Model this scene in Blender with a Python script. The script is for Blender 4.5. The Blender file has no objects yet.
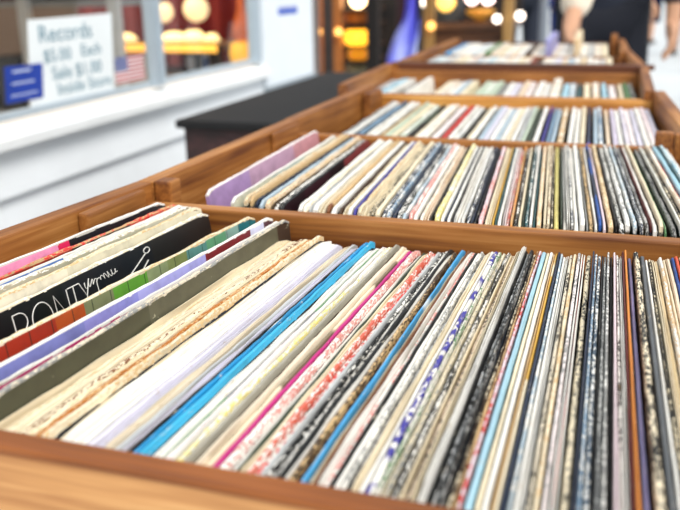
import bpy, bmesh, math, random
from mathutils import Vector, Matrix, Euler
random.seed(7)
SC = bpy.context.scene
COL = SC.collection
G = 0.85                                   # height of the crate rims above the pavement

# ------------------------------------------------------------------ camera frame (derived from the vanishing points)
F = 841.0
_y = Vector((292, 280, -F)).normalized()
_x = -Vector((-2640, 226, -F)); _x = (_x - _y * _x.dot(_y)).normalized()
_z = _x.cross(_y)
RM = Matrix((_x, _y, _z))
EYE = Vector((0, 0, .171))
def ray(px, py): return RM @ Vector((px - 340, 255 - py, -F))
def at_z(px, py, z=0.0): v = ray(px, py); return EYE + v * ((z - EYE.z) / v.z)
def at_x(px, py, x): v = ray(px, py); return EYE + v * (x / v.x)
def at_y(px, py, y): v = ray(px, py); return EYE + v * (y / v.y)

# ------------------------------------------------------------------ materials
def lin(h):
    if not isinstance(h, str): return tuple(h) + (1,)
    o = []
    for i in (0, 2, 4):
        c = int(h[i:i+2], 16) / 255
        o.append(c / 12.92 if c <= .04045 else ((c + .055) / 1.055) ** 2.4)
    return (*o, 1)
MC = {}
class NT:
    def __init__(s, name):
        s.m = bpy.data.materials.new(name); s.m.use_nodes = True
        s.t = s.m.node_tree; s.b = s.t.nodes['Principled BSDF']
    def n(s, typ, **kw):
        x = s.t.nodes.new(typ)
        for k, v in kw.items(): setattr(x, k, v)
        return x
    def l(s, a, b): s.t.links.new(a, b)
    def math(s, op, a, b=None):
        x = s.n('ShaderNodeMath', operation=op)
        for i, v in enumerate((a, b)):
            if v is None: continue
            if isinstance(v, (int, float)): x.inputs[i].default_value = v
            else: s.l(v, x.inputs[i])
        return x.outputs[0]
    def mix(s, f, a, b, mode='MIX'):
        x = s.n('ShaderNodeMix', data_type='RGBA', blend_type=mode)
        for k, v in ((0, f), (6, a), (7, b)):
            if isinstance(v, (int, float, tuple)): x.inputs[k].default_value = v
            else: s.l(v, x.inputs[k])
        return x.outputs[2]
    def coord(s, scale=(1, 1, 1)):
        tc = s.n('ShaderNodeTexCoord'); mp = s.n('ShaderNodeMapping'); mp.inputs['Scale'].default_value = scale
        s.l(tc.outputs['Object'], mp.inputs[0]); return mp.outputs[0]
    def noise(s, scale, vec, detail=3, rough=.55, w=None):
        x = s.n('ShaderNodeTexNoise', noise_dimensions='4D'); x.inputs['Scale'].default_value = scale
        x.inputs['Detail'].default_value = detail; x.inputs['Roughness'].default_value = rough
        s.l(vec, x.inputs['Vector'])
        if w is not None: s.l(w, x.inputs['W'])
        return x.outputs['Fac']
    def rnd(s, k=40.0):
        return s.math('MULTIPLY', s.n('ShaderNodeObjectInfo').outputs['Random'], k)
    def step(s, v, lo, hi):
        x = s.n('ShaderNodeMapRange', interpolation_type='SMOOTHSTEP'); s.l(v, x.inputs[0])
        x.inputs[1].default_value = lo; x.inputs[2].default_value = hi; return x.outputs[0]
    def ramp(s, v, stops, interp='LINEAR'):
        x = s.n('ShaderNodeValToRGB'); x.color_ramp.interpolation = interp
        e = x.color_ramp.elements
        while len(e) < len(stops): e.new(.5)
        for i, (p, c) in enumerate(stops): e[i].position = p; e[i].color = lin(c)
        s.l(v, x.inputs[0]); return x.outputs[0]

def plain(name, c, rough=.6, metal=0, var=.1, scale=12, emit=0, bump=0):
    k = ('plain', name)
    if k in MC: return MC[k]
    t = NT(name)
    v = t.noise(scale, t.coord(), 4, .6, t.rnd())
    base = lin(c)
    d = tuple(x * (1 - var) for x in base[:3]) + (1,)
    col = t.mix(t.step(v, .3, .7), d, base)
    t.l(col, t.b.inputs['Base Color'])
    t.b.inputs['Roughness'].default_value = rough; t.b.inputs['Metallic'].default_value = metal
    if emit:
        t.l(col, t.b.inputs['Emission Color']); t.b.inputs['Emission Strength'].default_value = emit
    if bump:
        bp = t.n('ShaderNodeBump'); bp.inputs['Strength'].default_value = bump; bp.inputs['Distance'].default_value = .002
        t.l(v, bp.inputs['Height']); t.l(bp.outputs[0], t.b.inputs['Normal'])
    MC[k] = t.m; return t.m

def wood(name, axis, dark, mid, light, rough=.55):
    k = ('wood', name, axis)
    if k in MC: return MC[k]
    t = NT(name)
    sc = [42, 42, 42]; sc['xyz'.index(axis)] = 2.6
    w = t.rnd()
    g = t.noise(1, t.coord(tuple(sc)), 5, .62, w)
    sc2 = [260, 260, 260]; sc2['xyz'.index(axis)] = 9
    fine = t.noise(1, t.coord(tuple(sc2)), 2, .5, w)
    blot = t.noise(7, t.coord(), 3, .6, w)
    v = t.math('ADD', t.math('MULTIPLY', g, .5), t.math('ADD', t.math('MULTIPLY', fine, .3), t.math('MULTIPLY', blot, .2)))
    col = t.ramp(v, [(.40, dark), (.52, mid), (.64, light)])
    # knots and nail stains
    vo = t.n('ShaderNodeTexVoronoi', voronoi_dimensions='4D'); vo.inputs['Scale'].default_value = 1
    sc3 = [30, 30, 30]; sc3['xyz'.index(axis)] = 9
    t.l(t.coord(tuple(sc3)), vo.inputs['Vector']); t.l(w, vo.inputs['W'])
    kn = t.math('SUBTRACT', 1, t.step(vo.outputs['Distance'], .06, .2))
    col = t.mix(t.math('MULTIPLY', kn, .55), col, lin(dark))
    t.l(col, t.b.inputs['Base Color']); t.b.inputs['Roughness'].default_value = rough
    bp = t.n('ShaderNodeBump'); bp.inputs['Strength'].default_value = .25; bp.inputs['Distance'].default_value = .001
    t.l(fine, bp.inputs['Height']); t.l(bp.outputs[0], t.b.inputs['Normal'])
    MC[k] = t.m; return t.m

def card(c, pat='p', ink=None):
    """printed cardboard: p plain, w flecked by wear, t lettering blobs, b second colour over part of its length"""
    k = ('card', c, pat, ink)
    if k in MC: return MC[k]
    t = NT('card_%s_%s' % (c, pat)); w = t.rnd()
    base = lin(c)
    sub = t.noise(1, t.coord((500, 22, 60)), 3, .6, w)
    dk = tuple(x * .8 for x in base[:3]) + (1,)
    col = t.mix(t.step(sub, .35, .65), dk, base)
    # ply lines of the cardboard, running along the edge
    ply = t.noise(1, t.coord((1500, 5, 40)), 2, .5, w)
    col = t.mix(t.math('MULTIPLY', t.step(ply, .56, .62), .6), col, tuple(x * y for x, y in zip(base[:3], (.42, .38, .32))) + (1,))
    if pat == 'w':
        n1 = t.noise(1, t.coord((900, 330, 700)), 3, .65, w)
        n2 = t.noise(1, t.coord((20, 26, 20)), 2, .5, w)
        v = t.math('ADD', n1, t.math('MULTIPLY', t.math('SUBTRACT', n2, .5), .45))
        col = t.mix(t.step(v, .52, .55), col, lin(ink))
    elif pat == 't':
        n1 = t.noise(1, t.coord((420, 190, 300)), 2, .5, w)
        n2 = t.noise(1, t.coord((5, 26, 5)), 1, .5, w)
        a = t.math('MULTIPLY', t.step(n1, .44, .47), t.step(n2, .43, .46))
        col = t.mix(a, col, lin(ink))
    elif pat == 'b':
        n2 = t.noise(1, t.coord((1, 8, 1)), 1, .4, w)
        col = t.mix(t.step(n2, .56, .575), col, lin(ink))
    # whitened, scuffed paper along the folds
    sc = t.noise(1, t.coord((700, 150, 500)), 4, .7, w)
    lum = .3 * base[0] + .6 * base[1] + .1 * base[2]
    col = t.mix(t.math('MULTIPLY', t.step(sc, .6, .68), .55), col, lin('e9dfca') if lum < .5 else lin('b59a72'))
    t.l(col, t.b.inputs['Base Color']); t.b.inputs['Roughness'].default_value = .55
    MC[k] = t.m; return t.m

def banded(name, stops, grid=None, rough=.4, speck=None):
    """cover art as colour bands along the sleeve (object Y from far +.157 to near -.157)"""
    k = ('band', name)
    if k in MC: return MC[k]
    t = NT(name)
    tc = t.n('ShaderNodeTexCoord'); sp = t.n('ShaderNodeSeparateXYZ'); t.l(tc.outputs['Object'], sp.inputs[0])
    u = t.math('ADD', t.math('MULTIPLY', sp.outputs['Y'], 1 / .315), .5)
    col = t.ramp(u, stops, 'CONSTANT')
    n = t.noise(1, t.coord((60, 60, 60)), 4, .65, t.rnd())
    col = t.mix(t.math('MULTIPLY', t.step(n, .4, .7), .25), col, lin('2a2420'))
    if speck:
        n2 = t.noise(1, t.coord((200, 200, 200)), 3, .6, t.rnd())
        col = t.mix(t.step(n2, speck[1], speck[1] + .03), col, lin(speck[0]))
    if grid:
        fr = t.math('FRACT', t.math('MULTIPLY', sp.outputs['Y'], 1 / grid))
        ln = t.math('LESS_THAN', fr, .05)
        col = t.mix(t.math('MULTIPLY', ln, .75), col, lin('1d2a1c'))
    t.l(col, t.b.inputs['Base Color']); t.b.inputs['Roughness'].default_value = rough
    MC[k] = t.m; return t.m

def glass_mat():
    if 'glass' in MC: return MC['glass']
    t = NT('shop_glass'); t.t.nodes.remove(t.b)
    tr = t.n('ShaderNodeBsdfTransparent'); tr.inputs[0].default_value = (.93, .95, .95, 1)
    gl = t.n('ShaderNodeBsdfGlossy'); gl.inputs['Roughness'].default_value = .02
    lw = t.n('ShaderNodeLayerWeight'); lw.inputs[0].default_value = .5
    fac = t.math('ADD', .03, t.math('MULTIPLY', t.math('POWER', lw.outputs['Facing'], 5.0), .5))
    mx = t.n('ShaderNodeMixShader'); t.l(fac, mx.inputs[0]); t.l(tr.outputs[0], mx.inputs[1]); t.l(gl.outputs[0], mx.inputs[2])
    t.l(mx.outputs[0], t.t.nodes['Material Output'].inputs[0])
    MC['glass'] = t.m; return t.m

# ------------------------------------------------------------------ object helpers (all z below are relative to the rims; G is added on linking)
def link(name, bm, mat, parent=None, loc=(0, 0, 0), rot=(0, 0, 0), smooth=False, bevel=0):
    if bevel:
        bmesh.ops.bevel(bm, geom=[e for e in bm.edges], offset=bevel, segments=2, affect='EDGES', profile=.6, clamp_overlap=True)
    bmesh.ops.recalc_face_normals(bm, faces=bm.faces)
    me = bpy.data.meshes.new(name); bm.to_mesh(me); bm.free()
    if smooth:
        for p in me.polygons: p.use_smooth = True
    me.materials.append(mat)
    o = bpy.data.objects.new(name, me); COL.objects.link(o)
    o.rotation_euler = rot
    if parent: o.parent = parent; o.location = loc
    else: o.location = Vector(loc) + Vector((0, 0, G))
    return o
def empty(name, loc=(0, 0, 0), rot=(0, 0, 0)):
    o = bpy.data.objects.new(name, None); COL.objects.link(o); o.empty_display_size = .05
    o.location = Vector(loc) + Vector((0, 0, G)); o.rotation_euler = rot; return o
def tag(o, label, cat, group=None):
    o['label'] = label; o['category'] = cat
    if group: o['group'] = group
    return o
def struct(o): o['kind'] = 'structure'; return o
def box(bm, x0, x1, y0, y1, z0, z1):
    v = [bm.verts.new((x, y, z)) for x in (x0, x1) for y in (y0, y1) for z in (z0, z1)]
    for f in ((0, 1, 3, 2), (4, 6, 7, 5), (0, 4, 5, 1), (2, 3, 7, 6), (0, 2, 6, 4), (1, 5, 7, 3)): bm.faces.new([v[i] for i in f])
    return v
def bx(x0, x1, y0, y1, z0, z1):
    bm = bmesh.new(); box(bm, x0, x1, y0, y1, z0, z1); return bm
def lathe(prof, n=24, c=(0, 0, 0)):
    bm = bmesh.new(); rings = []
    for r, z in prof:
        rings.append([bm.verts.new((c[0] + r * math.cos(2 * math.pi * i / n), c[1] + r * math.sin(2 * math.pi * i / n), c[2] + z)) for i in range(n)])
    for a, b in zip(rings, rings[1:]):
        for i in range(n): bm.faces.new((a[i], a[(i + 1) % n], b[(i + 1) % n], b[i]))
    bm.faces.new(rings[0][::-1]); bm.faces.new(rings[-1]); return bm
def tube(pts, r, n=6, bm=None):
    bm = bm or bmesh.new(); pts = [Vector(p) for p in pts]; rings = []
    for i, p in enumerate(pts):
        d = (pts[min(i + 1, len(pts) - 1)] - pts[max(i - 1, 0)]).normalized()
        a = d.cross(Vector((.3, .2, 1)) if abs(d.z) < .9 else Vector((1, 0, 0))).normalized(); b = d.cross(a)
        rr = r[i] if isinstance(r, (list, tuple)) else r
        rings.append([bm.verts.new(p + (a * math.cos(2 * math.pi * k / n) + b * math.sin(2 * math.pi * k / n)) * rr) for k in range(n)])
    for A, B in zip(rings, rings[1:]):
        for k in range(n): bm.faces.new((A[k], A[(k + 1) % n], B[(k + 1) % n], B[k]))
    bm.faces.new(rings[0][::-1]); bm.faces.new(rings[-1]); return bm
def sweep(bm, sections):
    """closed strip through equal-length vertex loops"""
    rings = [[bm.verts.new(p) for p in s] for s in sections]; n = len(rings[0])
    for A, B in zip(rings, rings[1:]):
        for k in range(n): bm.faces.new((A[k], A[(k + 1) % n], B[(k + 1) % n], B[k]))
    bm.faces.new(rings[0][::-1]); bm.faces.new(rings[-1])
def plank(name, p0, p1, th, z0, z1, mat, parent, bev=.0015):
    """board standing from p0 to p1 (plan), its thickness to the left of that direction; own local frame so the grain runs along it"""
    a = Vector((p0[0], p0[1], 0)); b = Vector((p1[0], p1[1], 0)); d = b - a; L = d.length
    return link(name, bx(0, L, 0, th, z0, z1), mat, parent, a, (0, 0, math.atan2(d.y, d.x)), bevel=bev)

# ------------------------------------------------------------------ the crates
FLOOR = -.345
W_MID = ('67360f', '9c6229', 'c48a4c')
wd = wood('crate_wood', 'x', *W_MID)
wz = wood('crate_post_wood', 'z', '5c300f', '935a26', 'b98246')
wl = wood('pale_crate_wood', 'x', '8f5222', 'cc945a', 'e6b67c')
wk = wood('dark_crate_wood', 'x', '35190c', '633418', '8a5228')
wy = wood('honey_crate_wood', 'x', '8a4c18', 'c98a3c', 'e2b264')
ws = wood('crate_base_wood', 'y', *W_MID)

def crate(label, xl0, xl1, xr0, xr1, y0, y1, side_top, front, back, posts, fm=wd, bm_=wd):
    """xl/xr: inner faces at the front and at the back; front/back = (thickness, top)"""
    c = empty('record_crate', ((xl0 + xr0) / 2, y0, FLOOR - .012)); tag(c, label, 'crate', 'wooden record crates in a row')
    O = Vector((-(xl0 + xr0) / 2, -y0, -(FLOOR - .012)))
    def P(x, y): return (x + O.x, y + O.y)
    zb = FLOOR + O.z
    T = .015
    ft, fz = front; bt, bz = back
    link('base', bx(min(xl0, xl1) - T + O.x, max(xr0, xr1) + T + O.x, y0 + O.y, y1 + O.y, 0, .012), ws, c, bevel=.001)
    plank('side_board', P(xl1, y1), P(xl0, y0), -T, zb, side_top + O.z, wd, c)          # shopfront side
    plank('side_board', P(xr0, y0), P(xr1, y1), -T, zb, side_top + O.z, wd, c)          # pavement side
    plank('front_board', P(xl0 + .0005, y0), P(xr0 - .0005, y0), ft, zb, fz + O.z, fm, c)
    plank('back_board', P(xl1 + .0005, y1 - bt), P(xr1 - .0005, y1 - bt), bt, zb, bz + O.z, bm_, c)
    for (x0, x1, ya, yb, zt) in posts:
        link('corner_post', bx(x0 + O.x, x1 + O.x, ya + O.y, yb + O.y, zb, zt + O.z), ws, c, bevel=.002)
    return c, O

c1, O1 = crate('nearest wooden record crate, with the pale front board and lettered black sleeve', -.394, -.362, .066, .066, .232, .594, .0155,
      (.0095, -.002), (.0135, 0), [(-.369, -.3595, .50, .5795, .0135)], wl)
link('rim_strip', bx(-.393 + O1.x, .065 + O1.x, .231 + O1.y, .2425 + O1.y, -.002 + O1.z, .001 + O1.z), wood('rim_wood', 'x', '552a08', '8a4a12', 'a4602a'), c1, bevel=.0008)
c2, O2 = crate('second record crate, its tall mauve sleeve leaning by the shopfront side board', -.362, -.362, .088, .088, .5950, .9325, .0155,
      (.008, -.03), (.0125, 0), [(-.3615, -.345, .5955, .612, .0165), (-.3615, -.357, .845, .9195, .0135), (.0365, .0545, .9188, .9335, .0165), (.0555, .0875, .9188, .9335, .0155)])
c3, O3 = crate('third record crate, with one bright red sleeve edge near its middle', -.364, -.366, .064, .042, .9335, 1.2755, .0155,
      (.008, -.03), (.013, .001), [(-.3635, -.35, 1.2, 1.262, .012)], wd, wy)
c4, O4 = crate('fourth record crate, half hidden, with bare back wood showing between sleeves', -.412, -.428, .030, .026, 1.2765, 1.623, .0155,
      (.013, .002), (.012, .003), [], wy, wd)
c5, O5 = crate('fifth record crate, with a dark batten on its front overhanging the pavement', -.418, -.425, .026, -.005, 1.624, 1.99, .0155,
      (.02, .008), (.014, .0), [(-.012, .004, 1.9, 1.974, .02)], wk, wd)
link('batten', bx(-.435 + O5.x, .052 + O5.x, 1.6245 + O5.y, 1.652 + O5.y, .008 + O5.z, .0165 + O5.z), wk, c5, bevel=.002)
c6, O6 = crate('farthest record crate in the row, in front of the navy-clad shopper', -.425, -.43, -.006, -.02, 1.991, 2.345, .0155,
      (.01, -.01), (.014, .006), [(-.036, -.022, 2.27, 2.33, .03)], wd, wk)

# the trestle tables the crates stand on
ttop = wood('table_wood', 'y', '4a3424', '7a5c40', '97785a')
steel = plain('grey_table_steel', '6f7376', .4, .8)
for (label, ya, yb) in (('folding table under the two nearest record crates', .2, 1.255), ('folding table under the far record crates', 1.275, 2.42)):
    t = tag(empty('folding_table', (-.17, (ya + yb) / 2, -G)), label, 'table', 'tables carrying the crates')
    h = G + FLOOR - .012
    L = (yb - ya) / 2
    link('tabletop', bx(-.30, .29, -L, L, h - .03, h), ttop, t, bevel=.003)
    for sx in (-.25, .24):
        for sy in (-L + .06, L - .06):
            link('leg', tube([(sx, sy, 0), (sx, sy, h - .03)], .014, 10), steel, t, smooth=True)

# ------------------------------------------------------------------ records
COLR = dict(C=('f3e4c4', 'cream'), W=('f7f4ec', 'white'), I=('efe0c6', 'ivory'), T=('d8b582', 'tan'), K=('141414', 'black'), G=('8f8f8c', 'grey'),
    g=('c6c8c8', 'pale grey'), L=('dedbea', 'pale lavender'), O=('bf7426', 'orange-brown'), R=('b0361c', 'brick red'), r=('8a3a1c', 'rust brown'),
    Y=('1c93cd', 'bright cyan'), y=('38b3e0', 'light cyan'), P=('f8ecea', 'pinkish white'), B=('a9a496', 'grey beige'), U=('8b7d64', 'taupe'),
    S=('e89a90', 'salmon pink'), s=('e06b54', 'salmon red'), D=('3a4a3a', 'dark green'), M=('48321f', 'dark brown'), b=('4aa5dd', 'sky blue'),
    m=('7b4a28', 'tan brown'), E=('5d8c5a', 'leaf green'), H=('f4dcbf', 'peach'), Q=('a9d3e4', 'pale blue'), N=('1b2a44', 'navy'),
    q=('b7cbd8', 'pale blue-grey'), J=('e2b048', 'golden yellow'), j=('efe08a', 'lemon yellow'), A=('7d9ab4', 'blue-grey'), a=('465a6e', 'slate blue'), F=('6c2018', 'dark red'),
    o=('ea9038', 'bright orange'), V=('a5a3da', 'lavender'), v=('3f3a94', 'violet'), Z=('5c6064', 'slate grey'), z=('dcc79c', 'beige'),
    X=('1f4e98', 'royal blue'), x=('f05f38', 'red-orange'), p=('f0dadf', 'pale pink'), c=('2d5a5e', 'dark teal'), e=('c9d8c2', 'pale green'), d=('d63a34', 'red'),
    k=('c02f80', 'magenta'), h=('e4d8c0', 'greyish cream'), l=('d9cfe2', 'lilac white'))
NSEG = 22
ART = ['2b2320', '4a2a1c', '1f2a3a', '5a4a36', '3a1a1a', '6a6258', '20302a', '8a7a62', '161616', '54402c']
def rng(a, b): return random.uniform(a, b)

def sleeve_mesh(t, L, H, open_top, cap=0.0, wob=1.0, corner=.003):
    """cover: a folded card (open_top) or a closed body whose top `cap` is left to the spine"""
    bm = bmesh.new(); secs = []
    w = min(.0008, t * .27)
    ph = [rng(0, 6.28) for _ in range(6)]
    for i in range(NSEG + 1):
        u = i / NSEG; y = -L / 2 + u * L
        e = min(u, 1 - u) * L
        dz = -corner * max(0, 1 - e / .006) ** 2 if e < .006 else 0
        dx = wob * t * .035 * (math.sin(u * 7 + ph[0]) + .6 * math.sin(u * 17 + ph[1]))
        za = H + dz + wob * .0004 * (math.sin(u * 11 + ph[2]) + math.sin(u * 29 + ph[3])) + rng(-.0003, .0003) * wob
        zc = H + dz + wob * .0004 * (math.sin(u * 9 + ph[4]) + math.sin(u * 31 + ph[5])) + rng(-.0003, .0003) * wob
        h = t / 2
        if open_top:
            b = .002
            secs.append([(-h, y, 0), (h, y, 0), (h + dx, y, zc), (h + dx - w, y, zc), (h - w, y, b), (-h + w, y, b), (-h + dx + w, y, za), (-h + dx, y, za)])
        else:
            secs.append([(-h, y, 0), (h, y, 0), (h + dx * .3, y, H - cap + min(dz, 0)), (-h + dx * .3, y, H - cap + min(dz, 0))])
    sweep(bm, secs); return bm
def spine_mesh(t, L, H, cap, wob=1.0, corner=.003):
    bm = bmesh.new(); secs = []; ph = [rng(0, 6.28) for _ in range(4)]
    for i in range(NSEG * 2 + 1):
        u = i / (NSEG * 2); y = -L / 2 + u * L
        e = min(u, 1 - u) * L
        dz = -corner * max(0, 1 - e / .006) ** 2 if e < .006 else 0
        j = rng(-.00035, .00035) * wob + wob * .0003 * math.sin(u * 19 + ph[0])
        a = t / 2 * (1 + rng(-.14, .03) * wob); b = t / 2 * (1 + rng(-.14, .03) * wob)
        z0 = H - cap - .0006 + min(dz, 0); z1 = H + dz + j
        secs.append([(-a, y, z0), (b, y, z0), (b, y, z1 - .0006), (b * .55, y, z1), (-a * .5, y, z1), (-a, y, z1 - .0007)])
    sweep(bm, secs); return bm
def paper_mesh(t, L, H):
    bm = bmesh.new(); secs = []; ph = rng(0, 6.28)
    for i in range(NSEG + 1):
        u = i / NSEG; y = -L / 2 + u * L
        dx = t * .22 * math.sin(u * 8 + ph); e = min(u, 1 - u) * L
        z = H - (.012 * max(0, 1 - e / .012) ** 2) + rng(-.0003, .0003)
        secs.append([(-.00022, y, .003), (.00022, y, .003), (.00022 + dx, y, z), (-.00022 + dx, y, z)])
    sweep(bm, secs); return bm

def build_records(crate_name, group, items, yc, L, s_of, z_of, lean_of, landmarks, floor=FLOOR, detail=2, tfac=.93):
    """items: dicts x (top centre at y=yc), t, col, pat, ink, optional s, z, lean, Y, face, label"""
    items = sorted(items, key=lambda d: d['x'])
    prev = None                                         # resolve leans from the pavement end so that no two sleeves cross
    for it in reversed(items):
        z = it['z'] = it.get('z', z_of(it['x']) + rng(-.0026, .0022)) + it.get('dz', 0)
        h = z - floor
        ln = it.get('lean', lean_of(it['x']))
        if prev is not None:
            gap = (it['t'] + prev['t']) / 2 * 1.02 + (.0006 if it.get('face') else 0) + abs(it.get('s', 0) - prev.get('s', 0)) * .157
            ln = min(ln, (prev['bx'] - gap - it['x']) / h)
        it['tl'] = ln; it['bx'] = it['x'] + h * ln; it['h'] = h
        prev = it
    lm = [i for i, it in enumerate(items) if it.get('mark')]
    ords = 'zeroth first second third fourth fifth sixth seventh eighth ninth tenth eleventh twelfth thirteenth fourteenth fifteenth'.split()
    for i, it in enumerate(items):
        cw = COLR[it['col']][1]
        if it.get('label'): lab = it['label']
        else:
            j = min(lm, key=lambda q: abs(q - i)); n = abs(j - i)
            pw = {'p': 'sleeve', 'w': 'worn sleeve', 't': 'lettered sleeve', 'b': 'two-coloured sleeve', 'o': 'open sleeve'}[it['pat']]
            way = 'pavement' if i > j else 'shopfront'
            lab = '%s %s, %s on the %s side of the %s, %s' % (cw, pw, ords[n], way, items[j]['mark'], crate_name)
        a = math.atan(it['tl']); H = it['h'] / math.cos(a)
        s = it.get('s', s_of(it['x'])); gm = math.atan(s)
        yy = it.get('Y', yc + rng(-.0025, .0025))
        xt = it['x'] + s * (yc - yy)
        hs = H * math.sin(a)
        loc = (xt + hs * math.cos(gm), yy + hs * math.sin(gm), floor + .0006 + it['t'] / 2 * abs(math.sin(a)))
        rot = (0, -a, gm)
        c = COLR[it['col']][0]; ink = COLR[it['ink']][0] if it.get('ink') else None
        t = it['t']
        nm = 'record_sleeve'
        if it['pat'] == 'o' and detail > 1:
            o = link(nm, sleeve_mesh(t, L, H, True), card(c, 'p'), None, loc, rot)
            link('inner_sleeve', paper_mesh(t, L - .004, H - rng(.0005, .003)), card(ink or 'f7f4ec', 'p'), o)
        elif detail > 0:
            cap = .0014 if it.get('face') is not None else .004
            fc = it.get('face')
            body = fc if fc is not None else card(random.choice(ART), 'p')
            o = link(nm, sleeve_mesh(t, L, H, False, cap), body, None, loc, rot)
            link('spine', spine_mesh(t, L, H, cap, 1.4 if it['pat'] == 'w' else .8), card(c, it['pat'] if it['pat'] != 'o' else 'p', ink), o)
        else:
            o = link(nm, sleeve_mesh(t, L, H, False, 0), card(c, it['pat'] if it['pat'] != 'o' else 'p', ink), None, loc, rot)
        tag(o, lab, 'record', group); it['obj'] = o; it['H'] = H
    return items

def lerp(tab):
    def f(x):
        if x <= tab[0][0]: return tab[0][1]
        for (a, p), (b, q) in zip(tab, tab[1:]):
            if x <= b: return p + (q - p) * (x - a) / (b - a)
        return tab[-1][1]
    return f
def parse(text, py, pz, s_of, yc, tfac=.80):
    out = []
    for tok in text.split():
        f = tok.split(',')
        A = at_z(float(f[0]), py, pz); B = at_z(float(f[1]), py, pz)
        x = (A.x + B.x) / 2; ym = (A.y + B.y) / 2
        d = dict(t=(B.x - A.x) * tfac, col=f[2], pat=f[3], ink=f[4] if len(f) > 4 and f[4] else None)
        s = s_of(x); d['x'] = x + s * (ym - yc); d['s'] = s
        if len(f) > 5 and f[5]: d['dz'] = float(f[5])
        if len(f) > 6: d['mark'] = f[6].replace('_', ' ')
        out.append(d)
    return out

# ---- nearest crate: the edge-on sleeves, spans read along one line of the photograph
YC = .407
s1 = lerp([(-.25, -.058), (-.2, -.045), (-.167, -.03), (-.118, -.03), (-.056, -.004), (-.028, .012), (0, .018), (.05, .034)])
z1 = lerp([(-.25, -.0125), (-.17, -.0135), (-.11, -.013), (-.055, -.009), (0, -.005), (.05, -.004)])
T1 = """207,210,C,o,T 210,213,C,p 213,217,C,w,z 217,221,H,w,C 221,225,C,p,,-.002 225,229,C,o,T,-.002 229,235,C,w,m 235,241,C,w,z 241,245.5,O,w,T,.004,torn_orange-brown_sleeve
246,249.5,r,p 250,254,R,b,O,.001,brick_red_sleeve 254,258,C,w,T,.006 258,262,C,o,T 262,267,W,o,L 267,272,W,p 272,277,W,p 277,283,L,p 283,287.5,L,o,G
290.5,294,C,o,K 294,298,I,o,T 299,302.5,g,p 302.5,306.5,L,o,W 307,310,K,p 310.8,315.5,W,o,T 316,318.5,K,p,,-.002 318.6,322.3,Y,p,,.002,bright_cyan_sleeve 322.6,326.4,y,p,,.002
326.6,330,W,o,W 330.5,334,W,p 334,338.5,G,b,E 340,343.5,P,p 343.5,347,W,o,S 347,351,W,w,j 351,354.5,W,p 354.8,358,B,p,,.003,grey_beige_sleeve
358.5,362,C,o,W 362,366.5,I,p 367.5,370.5,U,b,C 371,374.5,K,b,k,0,magenta_sleeve 375,379.5,W,p 379.5,385,S,w,W 385.5,388.5,W,o,C
388.5,391,D,p 391.5,396.5,C,o,T 397,401,s,w,W 401.5,407,W,w,d 408,411,g,p 411,415,K,w,W,0,white-flecked_black_sleeve 415,418.5,K,w,W 418.5,421,W,w,K
421,424.5,K,p 424.5,427,W,o,W 427,431,M,w,T 431.5,436,C,w,J 436.8,440,b,b,W,.002,sky_blue_sleeve 440.3,443.5,C,o,W 444,446.5,m,p 446.8,449.5,W,o,d
449.7,453,W,w,S 453.3,456,K,p 456.5,460,W,p 460,464,W,w,G 464.5,468,g,w,K 468.5,471.5,C,o,W 472,475.5,W,p 475.7,481.5,W,t,v,0,white_purple-lettered_sleeve
481.8,484,W,w,E 484.3,487,C,p 487,490,C,w,G 490.5,493,K,w,W 493,495.5,W,w,K 496,498,C,p 498.3,503.5,H,w,K 503.7,507,C,o,T 507.3,510,W,w,K,.003
510,512.8,W,o,G,.005,tall_white_sleeve 513,515,K,p 515.2,518.5,g,w,K 519,522.5,K,w,G,.003 522.8,526,M,w,C 526.3,529,T,w,m 529,531.5,p,w,d 532.5,537.5,Q,p,,.002,pale_blue_sleeve
537.8,541.5,C,p 541.5,545.5,W,p 546,548,T,p 548,551,J,b,C 551.3,553.8,N,p 554,557,q,w,W 557.2,560.5,W,p 560.5,563.5,W,o,W 564.5,568,h,w,K 568,572.5,C,w,T
573,577,P,w,G 577.5,582,W,o,S 583,589,C,w,K,0,black-spotted_cream_sleeve 589.5,592,N,p 592,595.3,A,w,W 595.5,599.5,a,w,W 600,602,K,p 602,605.2,G,w,W 605.2,608.2,G,w,W
609,611.5,K,p 612,614.5,p,p 615,618,W,w,K 618,621,W,o,W 621.3,623.3,F,p 623.5,626,o,p,,.003,bright_orange_sleeve 626.2,627.6,K,p 627.8,632.2,V,p
632.8,639.5,K,w,C,.002,torn_black-and-cream_sleeve 640.5,646,Z,p 646,649.5,W,p 650,652.5,K,w,C 652.8,656,C,o,T 656,660,z,p 660,664.8,W,w,T 665.5,668.5,C,p 668.5,673,H,p
673.3,677,X,p 677,681,x,p,,.003,red-orange_sleeve 681.5,685.5,K,w,C 686,690,W,p 690.5,694.5,C,o,W"""
it1 = parse(T1, 290, -.013, s1, YC)
for d in it1:
    if d.get('mark'): d['label'] = d['mark'].replace('sleeve', 'record sleeve') + ' seen edge-on in the nearest crate'
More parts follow.
